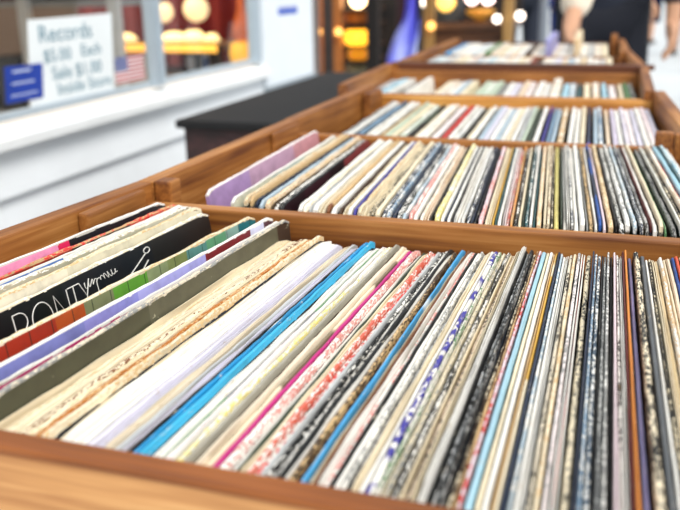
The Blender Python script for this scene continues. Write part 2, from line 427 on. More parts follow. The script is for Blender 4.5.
# ---- nearest crate: the sleeves by the shopfront whose covers show
def facing(p_back, p_front, t, col, pat, ink, face, label, lean, mark=None, yb=.572):
    A = at_y(p_back[0], p_back[1], yb); B = None if isinstance(p_front, float) else at_z(p_front[0], p_front[1], A.z)
    s = p_front if isinstance(p_front, float) else (B.x - A.x) / (A.y - B.y)
    return dict(x=A.x + s * (A.y - YC), t=t, col=col, pat=pat, ink=ink, s=s, z=A.z, Y=A.y - .1575, face=face, label=label, lean=lean, mark=mark)
f_pink = banded('pink_black_cover', [(0, 'f6c9dd'), (.42, 'f59ac2'), (.61, 'e0245a'), (.645, '17131a')])
f_red = banded('red_printed_cover', [(0, 'b63a1c'), (.42, '8a2c18'), (.6, '301812'), (.8, 'b8321e')], speck=('d98a2a', .6))
f_blue = banded('white_blue_cover', [(0, 'dfe6f2'), (.3, '5b7fc0'), (.55, 'eef0ee')])
f_bei = banded('grey_beige_cover', [(0, 'b3ac96'), (.5, 'a9a690'), (.8, 'b9b6a4')])
f_crm = banded('cream_cover', [(0, 'e6dcc4'), (.5, 'd8cfb4')])
f_blk = banded('black_lettered_cover', [(0, '0b0d12'), (.45, '12141c'), (.75, '1c1a1a')])
f_grn = banded('patchwork_cover', [(0, 'a8321a'), (.30, 'b4501c'), (.375, '7c8058'), (.455, '5f9a30'), (.56, '8e9a6c'), (.63, '7f8a52'), (.70, '5a8f88'), (.78, '63a077'), (.86, '86a89c'), (.92, '1d6f76')], grid=.0165)
f_lav = banded('lavender_maroon_cover', [(0, '7f86c4'), (.3, '8f8fd0'), (.45, 'a8a6dc'), (.69, '7c1f22'), (.885, 'd9d9ee'), (.95, '5c3a44')])
f_wht = banded('white_magenta_cover', [(0, 'c03070'), (.4, 'f0e6ea')])
f_olv = banded('olive_cover', [(0, '4a4a38'), (.4, '5b5a48'), (.93, '3a2e26')], speck=('a8a48c', .69))
face1 = [
 facing((163, 201), -.100, .003, 'W', 'p', None, f_pink, 'pink and black record sleeve closest to the shopfront side of the nearest crate', .175),
 facing((178, 203), -.092, .0026, 'T', 'w', 'd', f_red, 'red record sleeve with dark printed pattern, beside the pink and black sleeve', .175),
 facing((184, 204), -.086, .0022, 'W', 'p', None, f_blue, 'thin white and blue record sleeve between the red and grey beige sleeves', .175),
 facing((190, 205), -.080, .0036, 'h', 'w', 'W', f_bei, 'thick grey beige record sleeve behind the cream one beside the lettered black cover', .175),
 facing((199, 206), -.075, .0029, 'C', 'w', 'T', f_crm, 'cream record sleeve directly behind the black cover with thin capital lettering', .175),
 facing((206, 212), (0, 311), .0030, 'C', 'w', 'W', f_blk, 'black record sleeve with thin white capital lettering and a violin bow drawing', .175),
 facing((253, 215), (0, 343), .0032, 'C', 'w', 'T', f_grn, 'patchwork record sleeve in red, green and teal squares, nearest crate', .12),
 facing((271.5, 216), -.080, .0018, 'W', 'p', None, f_lav, 'lavender record sleeve with a maroon block and a white corner', .12),
 facing((280.3, 219.5), -.066, .001, 'W', 'p', None, f_wht, 'thin white and magenta record sleeve against the olive one', .12),
 facing((287, 218), -.056, .0030, 'h', 'w', 'G', f_olv, 'dark olive record sleeve with speckled cover, last one facing the pavement', .12, 'dark olive sleeve'),
]
lean1 = lerp([(-.24, .07), (-.15, .05), (-.05, .02), (.05, -.01)])
all1 = build_records('nearest crate', 'records in the nearest crate', face1 + it1, YC, .315, s1, z1, lean1, None)

# lettering and drawing on the black cover (on its pavement-facing side)
blk = next(d for d in all1 if d['face'] is f_blk) if False else [d for d in all1 if d.get('face') is f_blk][0]
bo, bH, bt = blk['obj'], blk['H'], blk['t']
ink = plain('white_print', 'e8e6e0', .6)
XF = bt / 2 + .0002
def strokes(name, lines, r):
    bm = bmesh.new()
    for ln in lines: tube([(XF, p[0], p[1]) for p in ln], r, 5, bm)
    return link(name, bm, ink, bo)
def arc(cx, cz, rx, rz, a0, a1, n=16): return [(cx + rx * math.cos(math.radians(a0 + (a1 - a0) * i / n)), cz + rz * math.sin(math.radians(a0 + (a1 - a0) * i / n))) for i in range(n + 1)]
lh = .0205; z0 = bH - .0062 - lh; yl = -.0575          # cap height, baseline, start
sx = .0125
letters = []
# each letter drawn in (advance, height): P O N T Y
y = yl
letters += [[(y, z0), (y, z0 + lh)], [(y, z0 + lh), (y + .004, z0 + lh)] + arc(y + .004, z0 + lh * .73, .0062, lh * .27, 90, -90, 12) + [(y, z0 + lh * .46)]]
y += .0135; letters += [arc(y + .0085, z0 + lh / 2, .0085, lh / 2, 0, 360, 28)]
y += .0205; letters += [[(y, z0), (y, z0 + lh), (y + .0115, z0), (y + .0115, z0 + lh)]]
y += .0125; letters += [[(y, z0 + lh), (y + .0105, z0 + lh)], [(y + .0052, z0), (y + .0052, z0 + lh)]]
y += .0108; letters += [[(y, z0 + lh), (y + .0048, z0 + lh * .52), (y + .0096, z0 + lh)], [(y + .0048, z0 + lh * .52), (y + .0048, z0)]]
strokes('cover_lettering', letters, .00038)
sq = []
for i in range(90):
    u = i / 89; amp = .0022 * (.4 + abs(math.sin(u * 5 + 1)))
    sq.append((y + .004 + u * .034 + .001 * math.cos(u * 55), bH - .0095 + amp * .7 * math.sin(u * 62)))
strokes('cover_handwriting', [sq], .00024)
strokes('bow_drawing', [[(.030, bH - .026), (.070, bH - .0085)], [(.050, bH - .026), (.072, bH - .0135)], arc(.0725, bH - .0065, .0035, .002, 0, 360, 12)], .00038)
strokes('bow_line', [[(.016, bH - .026), (.016, bH - .010)]], .0003)

# ---- second crate
s2 = lerp([(-.34, .043), (-.28, .045), (-.2, .07), (-.13, .075), (-.05, .075), (.06, .088)])
z2 = lerp([(-.34, .003), (-.2, -.0025), (-.09, -.003), (-.02, .002), (.06, .0035)])
T2 = """226,230.5,P,p,,.003,tall_mauve-covered_sleeve 254,258.5,W,p 266,270,C,w,T 272,275,T,p 278,281,N,w,K 282,286,q,p 288,293,H,w,T 297,301,W,w,K,0,zebra-striped_sleeve 302,305.5,K,b,F
320,325,W,p 325,330,C,w,W 330,333.5,g,o,W 334,340,W,p 341,346,C,o,m 347,351,T,b,m 352,358,W,p 359,362,M,p,,0,dark_brown_sleeve 363,368,C,o,W 368,372.8,W,p 373.2,376,v,b,W
376.5,381,C,w,T 381,385,C,o,T 385.3,388.5,C,w,K 389,392,K,w,C 393.5,399,C,p 401,405,N,w,W 405.3,408.5,A,w,W 409.5,414,N,w,K,0,wide_blue-black_sleeve 414,418.5,K,w,W
419,423,q,w,W 424.5,429,S,w,W 429,433,W,p 434.5,438.8,H,w,W 439,443.5,H,o,T 444,447,K,p 448.5,454,j,w,W,0,lemon_yellow_sleeve 454,457.5,W,p 457.8,459.6,N,p 460,463.5,W,p 464,466,K,p
466.3,469,W,o,W 469.2,472.8,W,p 472.8,476.5,W,w,g 478,481,N,w,W 481,484,N,w,K 484.5,487,K,p 488,492.5,p,w,S 494,497,C,p 497,500,C,o,T 500.5,502.5,J,p 503,505,c,p,,0,dark_teal_sleeve
505.3,509,W,p 510,513,P,o,d 513,516,P,w,s 516.5,519,T,w,o 520,523,K,w,W 523.5,526.5,C,p 527,529,D,p 529.2,532.5,c,w,W 533,536,W,p 536.5,538.5,c,p 539,544,H,w,T
545,548,C,p 548,551.4,C,w,m 551.8,553.6,K,w,C 554,559.5,j,p,,.001,wide_yellow_sleeve 560,561.6,D,p 562,565,W,p 565,568,W,o,W 568.5,571,W,w,N 571,575.5,W,p 575.5,581,W,p 581.5,583.5,G,p
583.7,587.5,T,w,K 588,591,W,p 591.5,594.5,N,b,X,0,narrow_blue-black_sleeve 595,598,p,p 599,604.5,T,w,C 605,607,K,p 608,613,W,w,K 613,618,W,w,G 619.5,623.5,q,w,W 625,628,N,w,W 630,633,W,w,K 633.2,634.4,F,p
635,639.5,W,p 640,644,C,p 644.5,646.5,E,p,,0,leaf_green_sleeve 650,655,G,w,K 657,660,W,p 660.5,663,K,w,C 664,669,H,w,W 669.5,671.5,d,b,p 672.5,678,Q,p,,0,light_blue_sleeve 678.5,680.5,c,p 681,686,Q,w,W 687,691,W,p"""
YC2 = .7615
it2 = parse(T2, 190, -.003, s2, YC2)
for d in it2:
    if d.get('mark'): d['label'] = d['mark'].replace('sleeve', 'record sleeve', 1) + ', in the second crate'
it2[0]['face'] = banded('mauve_cover', [(0, 'a888b8'), (.3, 'c09ab4'), (.7, 'c98f98')])
it2[1]['face'] = banded('pale_green_cover', [(0, 'd9d8c0'), (.3, 'c9d4cc'), (.6, 'dcd6c4')])
it2[7]['face'] = banded('striped_cover', [(0, 'f0f0ea')], speck=('101010', .5))
it2[8]['face'] = banded('maroon_black_cover', [(0, '2a1218'), (.2, '3a1a22'), (.45, '241014'), (.62, '8a3a3c')])
lean2 = lerp([(-.33, .14), (-.25, .10), (-.15, .05), (.06, .0)])
build_records('second crate', 'records in the second crate', it2, YC2, .307, s2, z2, lean2, None)

# ---- third crate
s3 = lerp([(-.32, .046), (-.2, .04), (.05, .04)])
z3 = lerp([(-.32, -.006), (-.2, -.0105), (.04, -.007)])
T3 = """366,370,g,w,K 370,374,W,p 380,385,A,b,a,0,blue-grey_sleeve 388,394,W,p 394,399,W,w,g 400,403,T,p 406,411,e,p 411,416,C,p 416,422,e,w,W 425,428.5,K,b,D,.001,dark_sleeve 431,435,C,p 435,440,W,p 440,444.5,W,w,T
447,454,P,p 457.3,461.6,d,p,,.001,bright_red_sleeve 463,468,W,p 468,473.5,W,w,g 475.2,477.8,K,p 479,483.5,C,p 483.5,488,W,p 490.5,495,q,p 495,500,L,p 500,505,W,p 505,510,q,p
510,515,W,p 515,520,C,p 520,525,W,w,g 526,530,g,p 530,534,e,p 535.6,538.6,D,p,,0,dark_green_sleeve 539.8,545,W,p 547.5,550,v,p 551.5,555.5,A,p 555.5,559.5,q,p 561,567.5,T,w,W
570,575.5,W,p 575.5,581,W,p 581,586,C,p 587,591,N,b,v,0,navy_and_violet_sleeve 593,597.5,q,p 597.5,602,A,w,W 604.5,608.5,H,p 610,615,l,p 615,620,W,p 620,625,l,w,W 625,630.5,P,p 630.5,636,L,p 636,641.5,W,p 641.5,647,p,w,W 647,653,L,p,,0,lilac_end_sleeve"""
YC3 = 1.104
it3 = parse(T3, 120, -.009, s3, YC3)
for d in it3:
    if d.get('mark'): d['label'] = d['mark'].replace('sleeve', 'record sleeve') + ' among pale ones in the third crate'
build_records('third crate', 'records in the third crate', it3, YC3, .308, s3, z3, lerp([(-.3, .12), (-.2, .06), (.04, .0)]), None, detail=1)

# ---- fourth crate
s4 = lerp([(-.4, .05), (.05, .04)])
T4 = """379,385,g,p 385,391,A,w,W 391,398,Q,p 398,405,W,p 414.5,417.5,K,p,,0,black_sleeve 419,424,W,p,,.006 442,448,C,p 448,454,W,w,T 456,462,W,p 462,468,q,p 468,474,C,p 482,488,e,p 488,494.5,e,w,W 494.5,501,e,p,,0,palest_green_sleeve
502,506.5,G,b,D 508,514,W,p 514,521,L,p 523.5,529,H,p 529,535,P,p 538,545,W,p 545,552,W,w,g 553,562,W,w,T,.010,tall_white_sleeve 563.5,570,Q,p 570,576.5,q,w,W 577.6,582,c,p,,0,dark_teal_sleeve
583.5,590.6,C,p 592,599,H,w,W 601,606,Q,p 608,615,P,p 617.6,621.5,C,p 622.2,627,E,b,D,0,green_sleeve 627.4,632,D,w,W"""
it4 = parse(T4, 87, -.014, s4, 1.45)
for d in it4:
    if d.get('mark'): d['label'] = d['mark'].replace('sleeve', 'record sleeve') + ' in the fourth crate'
build_records('fourth crate', 'records in the fourth crate', it4, 1.4505, .309, s4, lerp([(-.4, -.012), (.03, -.013)]), lerp([(-.4, .16), (-.3, .1), (.03, .0)]), None, detail=0)

# ---- the two farthest crates
def far_seq(x0, x1, n, pal, marks):
    out = []; w = (x1 - x0) / n
    for i in range(n):
        c = pal[i]
        out.append(dict(x=x0 + (i + .5) * w, t=w * rng(.72, .9), col=c, pat='w' if i % 3 == 1 else 'p', ink='W' if c not in 'WCP' else 'T', mark=marks.get(i)))
    return out
m5 = far_seq(-.405, -.022, 30, 'gQWgWCWPqWQWWHWCWrMWWLWqWCWWgC', {2: 'white end sleeve', 10: 'light blue sleeve', 18: 'dark brown sleeve', 27: 'post-side white sleeve'})
m6 = far_seq(-.41, -.04, 24, 'bgWWqWEWCWHWMWWVWWWCWgWC', {0: 'sky blue sleeve', 6: 'leaf green sleeve', 12: 'dark brown sleeve', 15: 'lavender sleeve', 21: 'pale grey sleeve'})
m6[15]['dz'] = .03; m6[19]['dz'] = .035
for m, nm in ((m5, 'fifth'), (m6, 'farthest')):
    for d in m:
        if d['mark']: d['label'] = d['mark'].replace('sleeve', 'record sleeve', 1) + ', in the %s crate' % nm
build_records('fifth crate', 'records in the fifth crate', m5, 1.81, .313, lerp([(-1, .03), (1, .03)]), lerp([(-1, .0), (1, .0)]), lerp([(-.4, .15), (-.3, .06), (0, 0)]), None, detail=0)
build_records('farthest crate', 'records in the farthest crate', m6, 2.166, .313, lerp([(-1, .03), (1, .03)]), lerp([(-1, .004), (1, .004)]), lerp([(-.4, .15), (-.3, .06), (0, 0)]), None, detail=0)

# ------------------------------------------------------------------ ground
t = NT('pavement_concrete')
n = t.noise(1.2, t.coord(), 6, .65); n2 = t.noise(60, t.coord(), 3, .6)
col = t.ramp(t.math('ADD', t.math('MULTIPLY', n, .7), t.math('MULTIPLY', n2, .3)), [(.35, 'b8bec1'), (.65, 'd6d9da')])
tc = t.n('ShaderNodeTexCoord'); sp = t.n('ShaderNodeSeparateXYZ'); t.l(tc.outputs['Object'], sp.inputs[0])
jy = t.math('LESS_THAN', t.math('FRACT', t.math('MULTIPLY', sp.outputs['Y'], 1 / 1.8)), .008)
jx = t.math('LESS_THAN', t.math('FRACT', t.math('MULTIPLY', sp.outputs['X'], 1 / 1.8)), .008)
col = t.mix(t.math('MULTIPLY', t.math('MAXIMUM', jx, jy), .5), col, lin('7d8183'))
t.l(col, t.b.inputs['Base Color']); t.b.inputs['Roughness'].default_value = .8
struct(link('floor', bx(-8, 14, -4, 60, -G - .1, -G), t.m))

# ------------------------------------------------------------------ the white shopfront on the near side of the pavement
white = plain('white_painted_wood', 'e9eef2', .5, var=.06, scale=5)
alu = plain('grey_painted_frame', 'b4c2cc', .45, .15, var=.08)
XW = -1.32
Y0w, Y1w = .2, 3.56
bm = bmesh.new()
zt = -.178; zs = [-.178, -.288, -.400, -.512, -.624, -.736, -.85]
prof = []
for a, b in zip(zs, zs[1:]): prof += [(XW + .001, a), (XW + .022, b + .004), (XW + .001, b + .0005)]
prof += [(XW - .10, zs[-1]), (XW - .10, zt)]
sweep(bm, [[(x, y, z) for x, z in prof] for y in (Y0w, Y1w)])
wl_ = struct(link('wall_left', bm, white))
bm = bx(XW - .12, XW, Y0w, Y1w, .62, 2.2); struct(link('wall_left_upper', bm, white))
bm = bmesh.new(); sweep(bm, [[(XW - .04, y, -.118), (XW + .045, y, -.150), (XW + .045, y, -.172), (XW - .04, y, -.178)] for y in (Y0w, 3.02)])
struct(link('trim_1', bm, plain('white_sill_paint', 'eef1f2', .45, var=.05)))
# windows: frame with stiles, pane
def window(name, ya, yb, st_a, st_b):
    w = struct(empty(name, (XW, ya, -.12)))
    bm = bmesh.new()
    H = .74
    # stiles (stepped), rails
    for (a, b) in (st_a, st_b):
        box(bm, -.016, .004, a - ya, b - ya, 0, H)
        m = (a + b) / 2 - ya; box(bm, .004, .016, m - (b - a) * .28, m + (b - a) * .28, 0, H)
    box(bm, -.016, -.004, st_a[1] - ya, st_b[0] - ya, 0, .018); box(bm, -.016, -.004, st_a[1] - ya, st_b[0] - ya, H - .05, H)
    f = struct(link('frame', bm, alu, w, bevel=.002))
    p = struct(link('pane', bx(-.014, -.0105, st_a[1] - ya - .005, st_b[0] - ya + .005, .01, H - .04), glass_mat(), w))
    return w
window('window_1', .26, 2.235, (.26, .34), (2.221, 2.2345))
window('window_2', 2.235, 3.02, (2.2355, 2.285), (2.945, 3.015))
# white corner pilaster at the end of the shopfront
bm = bx(XW - .02, XW + .02, 3.02, 3.56, -.85, .62)
struct(link('trim_2', bm, plain('white_pilaster_paint', 'e6edf3', .5, var=.04), bevel=.004))
struct(link('trim_3', bx(XW - .02, XW + .03, 3.017, 3.565, -.85, -.215), plain('grey_plinth_paint', '8f9aa2', .6), bevel=.004))
# inside the shop
inn = plain('shop_interior_paint', '8b8784', .8)
struct(link('wall_shop_back', bx(-4.2, -4.1, Y0w, 3.76, -.85, 2.2), inn))
struct(link('wall_shop_end', bx(-4.1, XW - .02, 3.66, 3.76, -.85, 2.2), plain('shop_end_paint', '6d615c', .8)))
struct(link('wall_shop_near', bx(-4.1, XW - .12, Y0w - .1, Y0w, -.85, 2.2), inn))
struct(link('ceiling', bx(-4.2, XW, Y0w - .1, 3.76, 2.2, 2.3), inn))

# signs on the glass
XG = XW - .009
def on_glass(p, x=XG): return at_x(p[0], p[1], x)
def flat_sign(name, TL, TR, BL, BR, mat, label, cat):
    q = [on_glass(p) for p in (BL, BR, TR, TL)]
    o = q[0]
    bm = bmesh.new()
    a = [bm.verts.new((v - o) + Vector((0, 0, 0))) for v in q]; b = [bm.verts.new((v - o) + Vector((.0012, 0, 0))) for v in q]
    bm.faces.new(a[::-1]); bm.faces.new(b)
    for i in range(4): bm.faces.new((a[i], a[(i + 1) % 4], b[(i + 1) % 4], b[i]))
    s = link(name, bm, mat, None, o); tag(s, label, cat); return s, o, q
def letter(parent, txt, size, loc, mat, name='lettering', sx=1.0):
    cu = bpy.data.curves.new(name, 'FONT'); cu.body = txt; cu.size = size; cu.extrude = .0003; cu.resolution_u = 3
    cu.materials.append(mat)
    o = bpy.data.objects.new(name, cu); COL.objects.link(o); o.parent = parent
    me = bpy.data.meshes.new_from_object(o.evaluated_get(bpy.context.evaluated_depsgraph_get()))
    bpy.data.objects.remove(o); bpy.data.curves.remove(cu)
    me.name = name
    o = bpy.data.objects.new(name, me); COL.objects.link(o); o.parent = parent
    o.location = loc; o.rotation_euler = (math.pi / 2, 0, math.pi / 2); o.scale = (sx, 1, 1)
    return o
sign, so, sq4 = flat_sign('shop_sign', (27, 20), (111, 13), (31, 109), (114, 92), plain('sign_paper', 'eef4f6', .6, var=.04), 'white hand-lettered price sign taped in the shop window', 'sign')
teal = plain('teal_sign_ink', '4a8296', .6)
sw = sq4[1].y - sq4[0].y; sh = sq4[3].z - sq4[0].z
for txt, u, v, sz in (('Records', .16, .735, .056), ('$5.00', .19, .50, .042), ('Each', .62, .515, .042), ('Sale $1.00', .26, .285, .044), ('Inside Store', .30, .095, .042)):
    letter(sign, txt, sz, (.0016, sw * u, sh * v), teal, sx=1.18)
st, o_, q4 = flat_sign('window_sticker', (3, 67), (41, 63), (5, 104), (42, 97), plain('blue_sticker', '1a3fa8', .4, var=.2), 'blue rectangular sticker overlapping the corner of the price sign', 'sticker')
st.location.x += .003
wi = plain('sticker_print', 'c8d4f0', .6); tw = q4[1].y - q4[0].y; th = q4[3].z - q4[0].z
bm = bmesh.new(); box(bm, .0012, .0016, tw * .2, tw * .8, th * .48, th * .53); box(bm, .0012, .0016, tw * .25, tw * .75, th * .8, th * .86); box(bm, .0012, .0016, tw * .15, tw * .85, th * .16, th * .2)
link('print_lines', bm, wi, st)
fl, o_, q4 = flat_sign('flag_sticker', (114, 58), (143, 55), (116, 84), (145, 79), plain('flag_white', 'eeeef0', .5), 'small stars and stripes flag sticker beside the window post', 'sticker')
tw = q4[1].y - q4[0].y; th = q4[3].z - q4[0].z
bm = bmesh.new()
for k in range(7): box(bm, .0012, .0016, 0, tw, th * (2 * k) / 13, th * (2 * k + 1) / 13)
link('red_stripes', bm, plain('flag_red', 'c23a3c', .5), fl)
link('canton', bx(.0012, .002, 0, tw * .42, th * .46, th), plain('flag_blue', '28408e', .5), fl)
bm = bmesh.new()
for r in range(4):
    for c in range(5): box(bm, .002, .0023, tw * (.03 + .08 * c), tw * (.06 + .08 * c), th * (.53 + .12 * r), th * (.58 + .12 * r))
link('stars', bm, plain('flag_star', 'f4f4f4', .5), fl)
# notice on the pilaster
a = at_x(278, 7, XW + .02); b = at_x(297, 13, XW + .02)
nt = link('notice_sign', bx(0, .001, 0, b.y - a.y, 0, a.z - b.z), plain('blue_notice', '2457c4', .5), None, (XW + .0205, a.y, b.z)); tag(nt, 'small blue notice strip stuck on the white corner pilaster', 'label')
link('white_band', bx(.001, .0014, .004, b.y - a.y - .004, (a.z - b.z) * .78, (a.z - b.z) * .9), plain('flag_star', 'f4f4f4'), nt)

# goods in the shop window: a lit display counter across the shop
warm = plain('lit_shade', 'ffdf9a', .6, emit=1.5)
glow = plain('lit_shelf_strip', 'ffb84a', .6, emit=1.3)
YS = 3.12
p0 = at_y(112, 44, YS); p1 = at_y(217, 44, YS)
zsf = p0.z
sh_ = tag(empty('display_counter', ((p0.x + p1.x) / 2, YS, -G)), 'display counter with a glowing shelf edge inside the shop', 'counter')
hw = (p1.x - p0.x) / 2
top = zsf + G
link('shelf', bx(-hw, hw, 0, .35, top - .03, top - .005), plain('counter_wood', '6a4a30', .6), sh_, bevel=.003)
link('light_strip', bx(-hw, hw, -.012, 0, top - .03, top + .002), glow, sh_, bevel=.002)
link('body_panel', bx(-hw + .03, hw - .03, .05, .33, .0, top - .14), plain('counter_grey', '57534f', .7), sh_)
link('lower_shelf', bx(-hw, hw, .0, .35, top - .14, top - .12), plain('counter_wood', '6a4a30', .6), sh_, bevel=.003)
for s in (-hw + .02, hw - .02):
    link('upright', bx(s - .02, s + .02, .0, .04, 0, top - .005), plain('counter_dark', '35302c', .6), sh_)
for (px, pw, ph, lab) in ((124, .06, .03, 'low glowing paper lampshade nearest the price sign, on the display counter'), (174, .06, .035, 'glowing cream lampshade beside the window post, on the display counter'), (194, .055, .04, 'glowing cream lampshade in the middle of the second window'), (212, .035, .03, 'small glowing lampshade beside the orange lantern, on the display counter')):
    c = at_y(px, 40, YS + .15)
    o = tag(empty('table_lamp', (c.x, YS + .15, zsf - .0042)), lab, 'lamp', 'lit lamps on the shop counter')
    link('lamp_shade', lathe([(pw * .95, ph * .25), (pw, ph * .4), (pw * .7, ph), (pw * .45, ph * 1.25)], 20), warm, o, smooth=True)
    link('lamp_base', lathe([(.03, 0), (.03, .006), (.008, .01), (.008, ph * .5)], 14), plain('lamp_brass', 'a87a30', .35, .8), o, smooth=True)
for (px, py, w, h, m, nm, lab) in ((199, 62, .07, .085, plain('black_carton', '161b30', .5), 'carton', 'navy carton with a white panel on the lower counter shelf'),
                                   (214, 62, .035, .08, plain('white_carton', 'dfe6ee', .5), 'carton', 'white and blue carton beside the navy carton')):
    c = at_y(px, py, YS + .12)
    o = link(nm, bx(-w / 2, w / 2, 0, .1, 0, h), m, None, (c.x, YS + .05, zsf - .119), bevel=.002); tag(o, lab, 'box', 'cartons on the counter shelf')
    link('front_panel', bx(-w * .32, w * .2, -.002, 0, h * .2, h * .8), plain('carton_print_' + nm + m.name, 'c9d2e4' if 'black' in m.name else '3f74c8', .5), o)
# orange lantern and yellow lantern at the pavement end of the counter
c = at_y(243, 54, 3.08)
o = tag(empty('paper_lantern', (c.x, 3.08, -G)), 'yellow and orange lantern stand at the end of the shop window', 'lantern')
hz = c.z + G
link('stand', tube([(0, 0, 0), (0, 0, hz - .06)], .012, 10), plain('counter_dark', '35302c'), o, smooth=True)
link('foot', lathe([(.05, 0), (.05, .012), (.015, .02)], 20), plain('counter_dark', '35302c'), o, smooth=True)
link('yellow_shade', lathe([(.02, hz - .06), (.045, hz - .045), (.052, hz), (.045, hz + .04), (.02, hz + .05)], 24), plain('yellow_paper', 'f0ac10', .6, emit=.7), o, smooth=True)
link('orange_shade', lathe([(.02, hz + .051), (.042, hz + .065), (.032, hz + .11), (.014, hz + .17), (.006, hz + .25)], 24), plain('orange_paper', 'c85a18', .6, emit=.35), o, smooth=True)
# red drapery and big cream pompoms behind the counter
bm = bmesh.new(); n_ = 60
ring = []
for i in range(n_ + 1):
    x = -.15 + .95 * i / n_; y_ = .03 * math.sin(i * .9)
    ring.append((x, y_))
secs = [[(x, y_, 0), (x, y_ + .006, 0), (x, y_ + .006, 1.6), (x, y_, 1.6)] for x, y_ in ring]
sweep(bm, secs)
dr = link('curtain', bm, plain('dark_red_cloth', '8a261e', .8), None, (-2.35, 3.58, -G + .05)); tag(dr, 'dark red curtain hanging at the back of the shop', 'curtain')
for (px, py, r, lab) in ((163, 12, .045, 'round cream paper lamp beside the window post, high in the shop'), (196, 9, .055, 'large round cream paper lamp in the middle of the second window')):
    c = at_y(px, py, 3.42)
    o = tag(empty('globe_lamp', (c.x, 3.42, c.z)), lab, 'lamp', 'round paper lamps in the shop')
    link('globe', lathe([(r * math.sin(math.pi * (i + .3) / 12.6), -r * math.cos(math.pi * (i + .3) / 12.6)) for i in range(13)], 24), plain('cream_globe', 'ffe3b0', .6, emit=.9), o, smooth=True)
    link('hanging_cord', tube([(0, 0, r * .98), (0, 0, 2.2 - c.z)], .004, 6), plain('counter_dark', '35302c'), o)
# wire display rack in the first window
rk = tag(empty('display_rack', (-2.0, 2.6, -G)), 'pale metal display rack standing behind the price sign in the shop', 'rack')
for s in (-.42, -.05, .32):
    link('upright', bx(s - .02, s + .02, 0, .03, 0, 1.5), plain('pale_rack_metal', 'c9ccd0', .4, .3), rk)
for z in (.55, .95, 1.3):
    link('shelf', bx(-.44, .34, .03, .33, z, z + .02), plain('rack_shelf', '8c8f92', .5, .2), rk)
cols = ['5a5f66', '8a5a66', '4c5a4e', '9a8a78', '6a3a42', '7d8288']
for z, row in ((.57, 5), (.97, 5)):
    for k in range(row):
        m = plain('rack_box_%d' % ((k + row + int(z * 10)) % 6), cols[(k + int(z * 10)) % 6], .6)
        w = .11; h = .16 + .04 * ((k * 7) % 3)
        lab = '%s goods box, %s along the %s shelf of the pale display rack' % (('grey', 'mauve', 'green grey', 'beige', 'maroon', 'steel grey')[(k + int(z * 10)) % 6], ('first', 'second', 'third', 'fourth', 'fifth')[k], 'lower' if z < .8 else 'middle')
        tag(link('goods_box', bx(-w / 2, w / 2, 0, .18, 0, h), m, None, (-2.0 - .36 + k * .15, 2.68, -G + z + .001), bevel=.003), lab, 'box', 'boxes on the display rack')

# ------------------------------------------------------------------ dark trunk between the shopfront and the crates
a = at_y(183, 119, 1.52)
tk = tag(empty('storage_trunk', (-.66, 2.1, -G)), 'long dark brown trunk with a black lid between the shopfront and the crates', 'trunk')
hh = a.z + G; w2 = (-.66 - a.x); 
link('body', bx(-w2, w2, -.58, .33, .10, hh - .018), wood('trunk_wood', 'y', '1a0d0d', '361c1c', '4c2c2a', .6), tk, bevel=.004)
link('lid', bx(-w2 - .012, w2 + .012, -.595, .345, hh - .018, hh), plain('black_lid', '101114', .85, var=.3), tk, bevel=.006)
for sx in (-w2 + .04, w2 - .04):
    for sy in (-.53, .28): link('foot', bx(sx - .03, sx + .03, sy - .03, sy + .03, 0, .1), plain('black_lid', '15171a'), tk, bevel=.004)
link('handle', tube([(-w2 - .0, -.45, hh - .12), (-w2 - .03, -.45, hh - .13), (-w2 - .03, -.33, hh - .13), (-w2, -.33, hh - .12)], .008, 8), plain('black_lid', '15171a'), tk)
# ------------------------------------------------------------------ stalls farther along the pavement
dark = plain('stall_dark', '1a1514', .7)
brown = wood('stall_wood', 'x', '2a170c', '5a3820', '7c5430')
bulb = plain('warm_bulb', 'ffd9a0', .5, emit=7)
amber = plain('amber_glass', 'ffae2a', .4, emit=2.4)
amb2 = plain('amber_dim', 'e08a1a', .5, emit=.8)
def sphere_prof(r, n=10): return [(r * math.sin(math.pi * (i + .25) / (n + .5)), -r * math.cos(math.pi * (i + .25) / (n + .5))) for i in range(n + 1)]
YB = 5.0
# lit shelf stall with posts
xa = at_y(313, 40, YB).x; xb = at_y(379, 40, YB).x
stl = tag(empty('shelf_stall', ((xa + xb) / 2, YB, -G)), 'tall dark shelf stall with tan posts and amber lights past the shopfront', 'stall')
ox = -(xa + xb) / 2
link('back_panel', bx(xa + ox, xb + ox, .4, .43, 0, 2.1), dark, stl)
link('canopy', bx(xa + ox - .05, xb + ox + .05, -.1, .45, 2.1, 2.16), dark, stl)
for (px, w, m) in ((318, .05, plain('tan_post', 'b5713a', .5)), (339, .05, plain('tan_post', 'b5713a', .5)), (374, .07, dark)):
    x = at_y(px, 40, YB).x + ox
    link('post', bx(x - w / 2, x + w / 2, -.04, .03, 0, 2.1), m, stl, bevel=.004)
xs0 = at_y(344, 40, YB).x + ox; xs1 = at_y(369.5, 40, YB).x + ox
for py in (9, 23.5, 46, 60.5, 79):
    z = at_y(356, py, YB).z + G
    link('shelf', bx(xs0, xs1, -.02, .38, z - .012, z), plain('stall_shelf', '3a2416', .6), stl)
def put(name, px, py_base, bm, m, label, cat, group=None, y=YB + .08):
    c = at_y(px, py_base, y); o = link(name, bm, m, None, (c.x, y, at_y(356, py_base, YB).z + .001), smooth=True); return tag(o, label, cat, group)
put('globe_light', 358, 9, lathe([(r, z + .05) for r, z in sphere_prof(.05)], 20), bulb, 'white glowing globe on the topmost stall shelf', 'lamp', y=YB + .09)
put('orange_box', 357, 23.5, lathe([(.07, 0), (.075, .02), (.075, .05), (.06, .062)], 20), plain('orange_tin', 'c4681c', .5, emit=.15), 'squat orange tin above the glowing lantern on the stall shelf', 'tin')
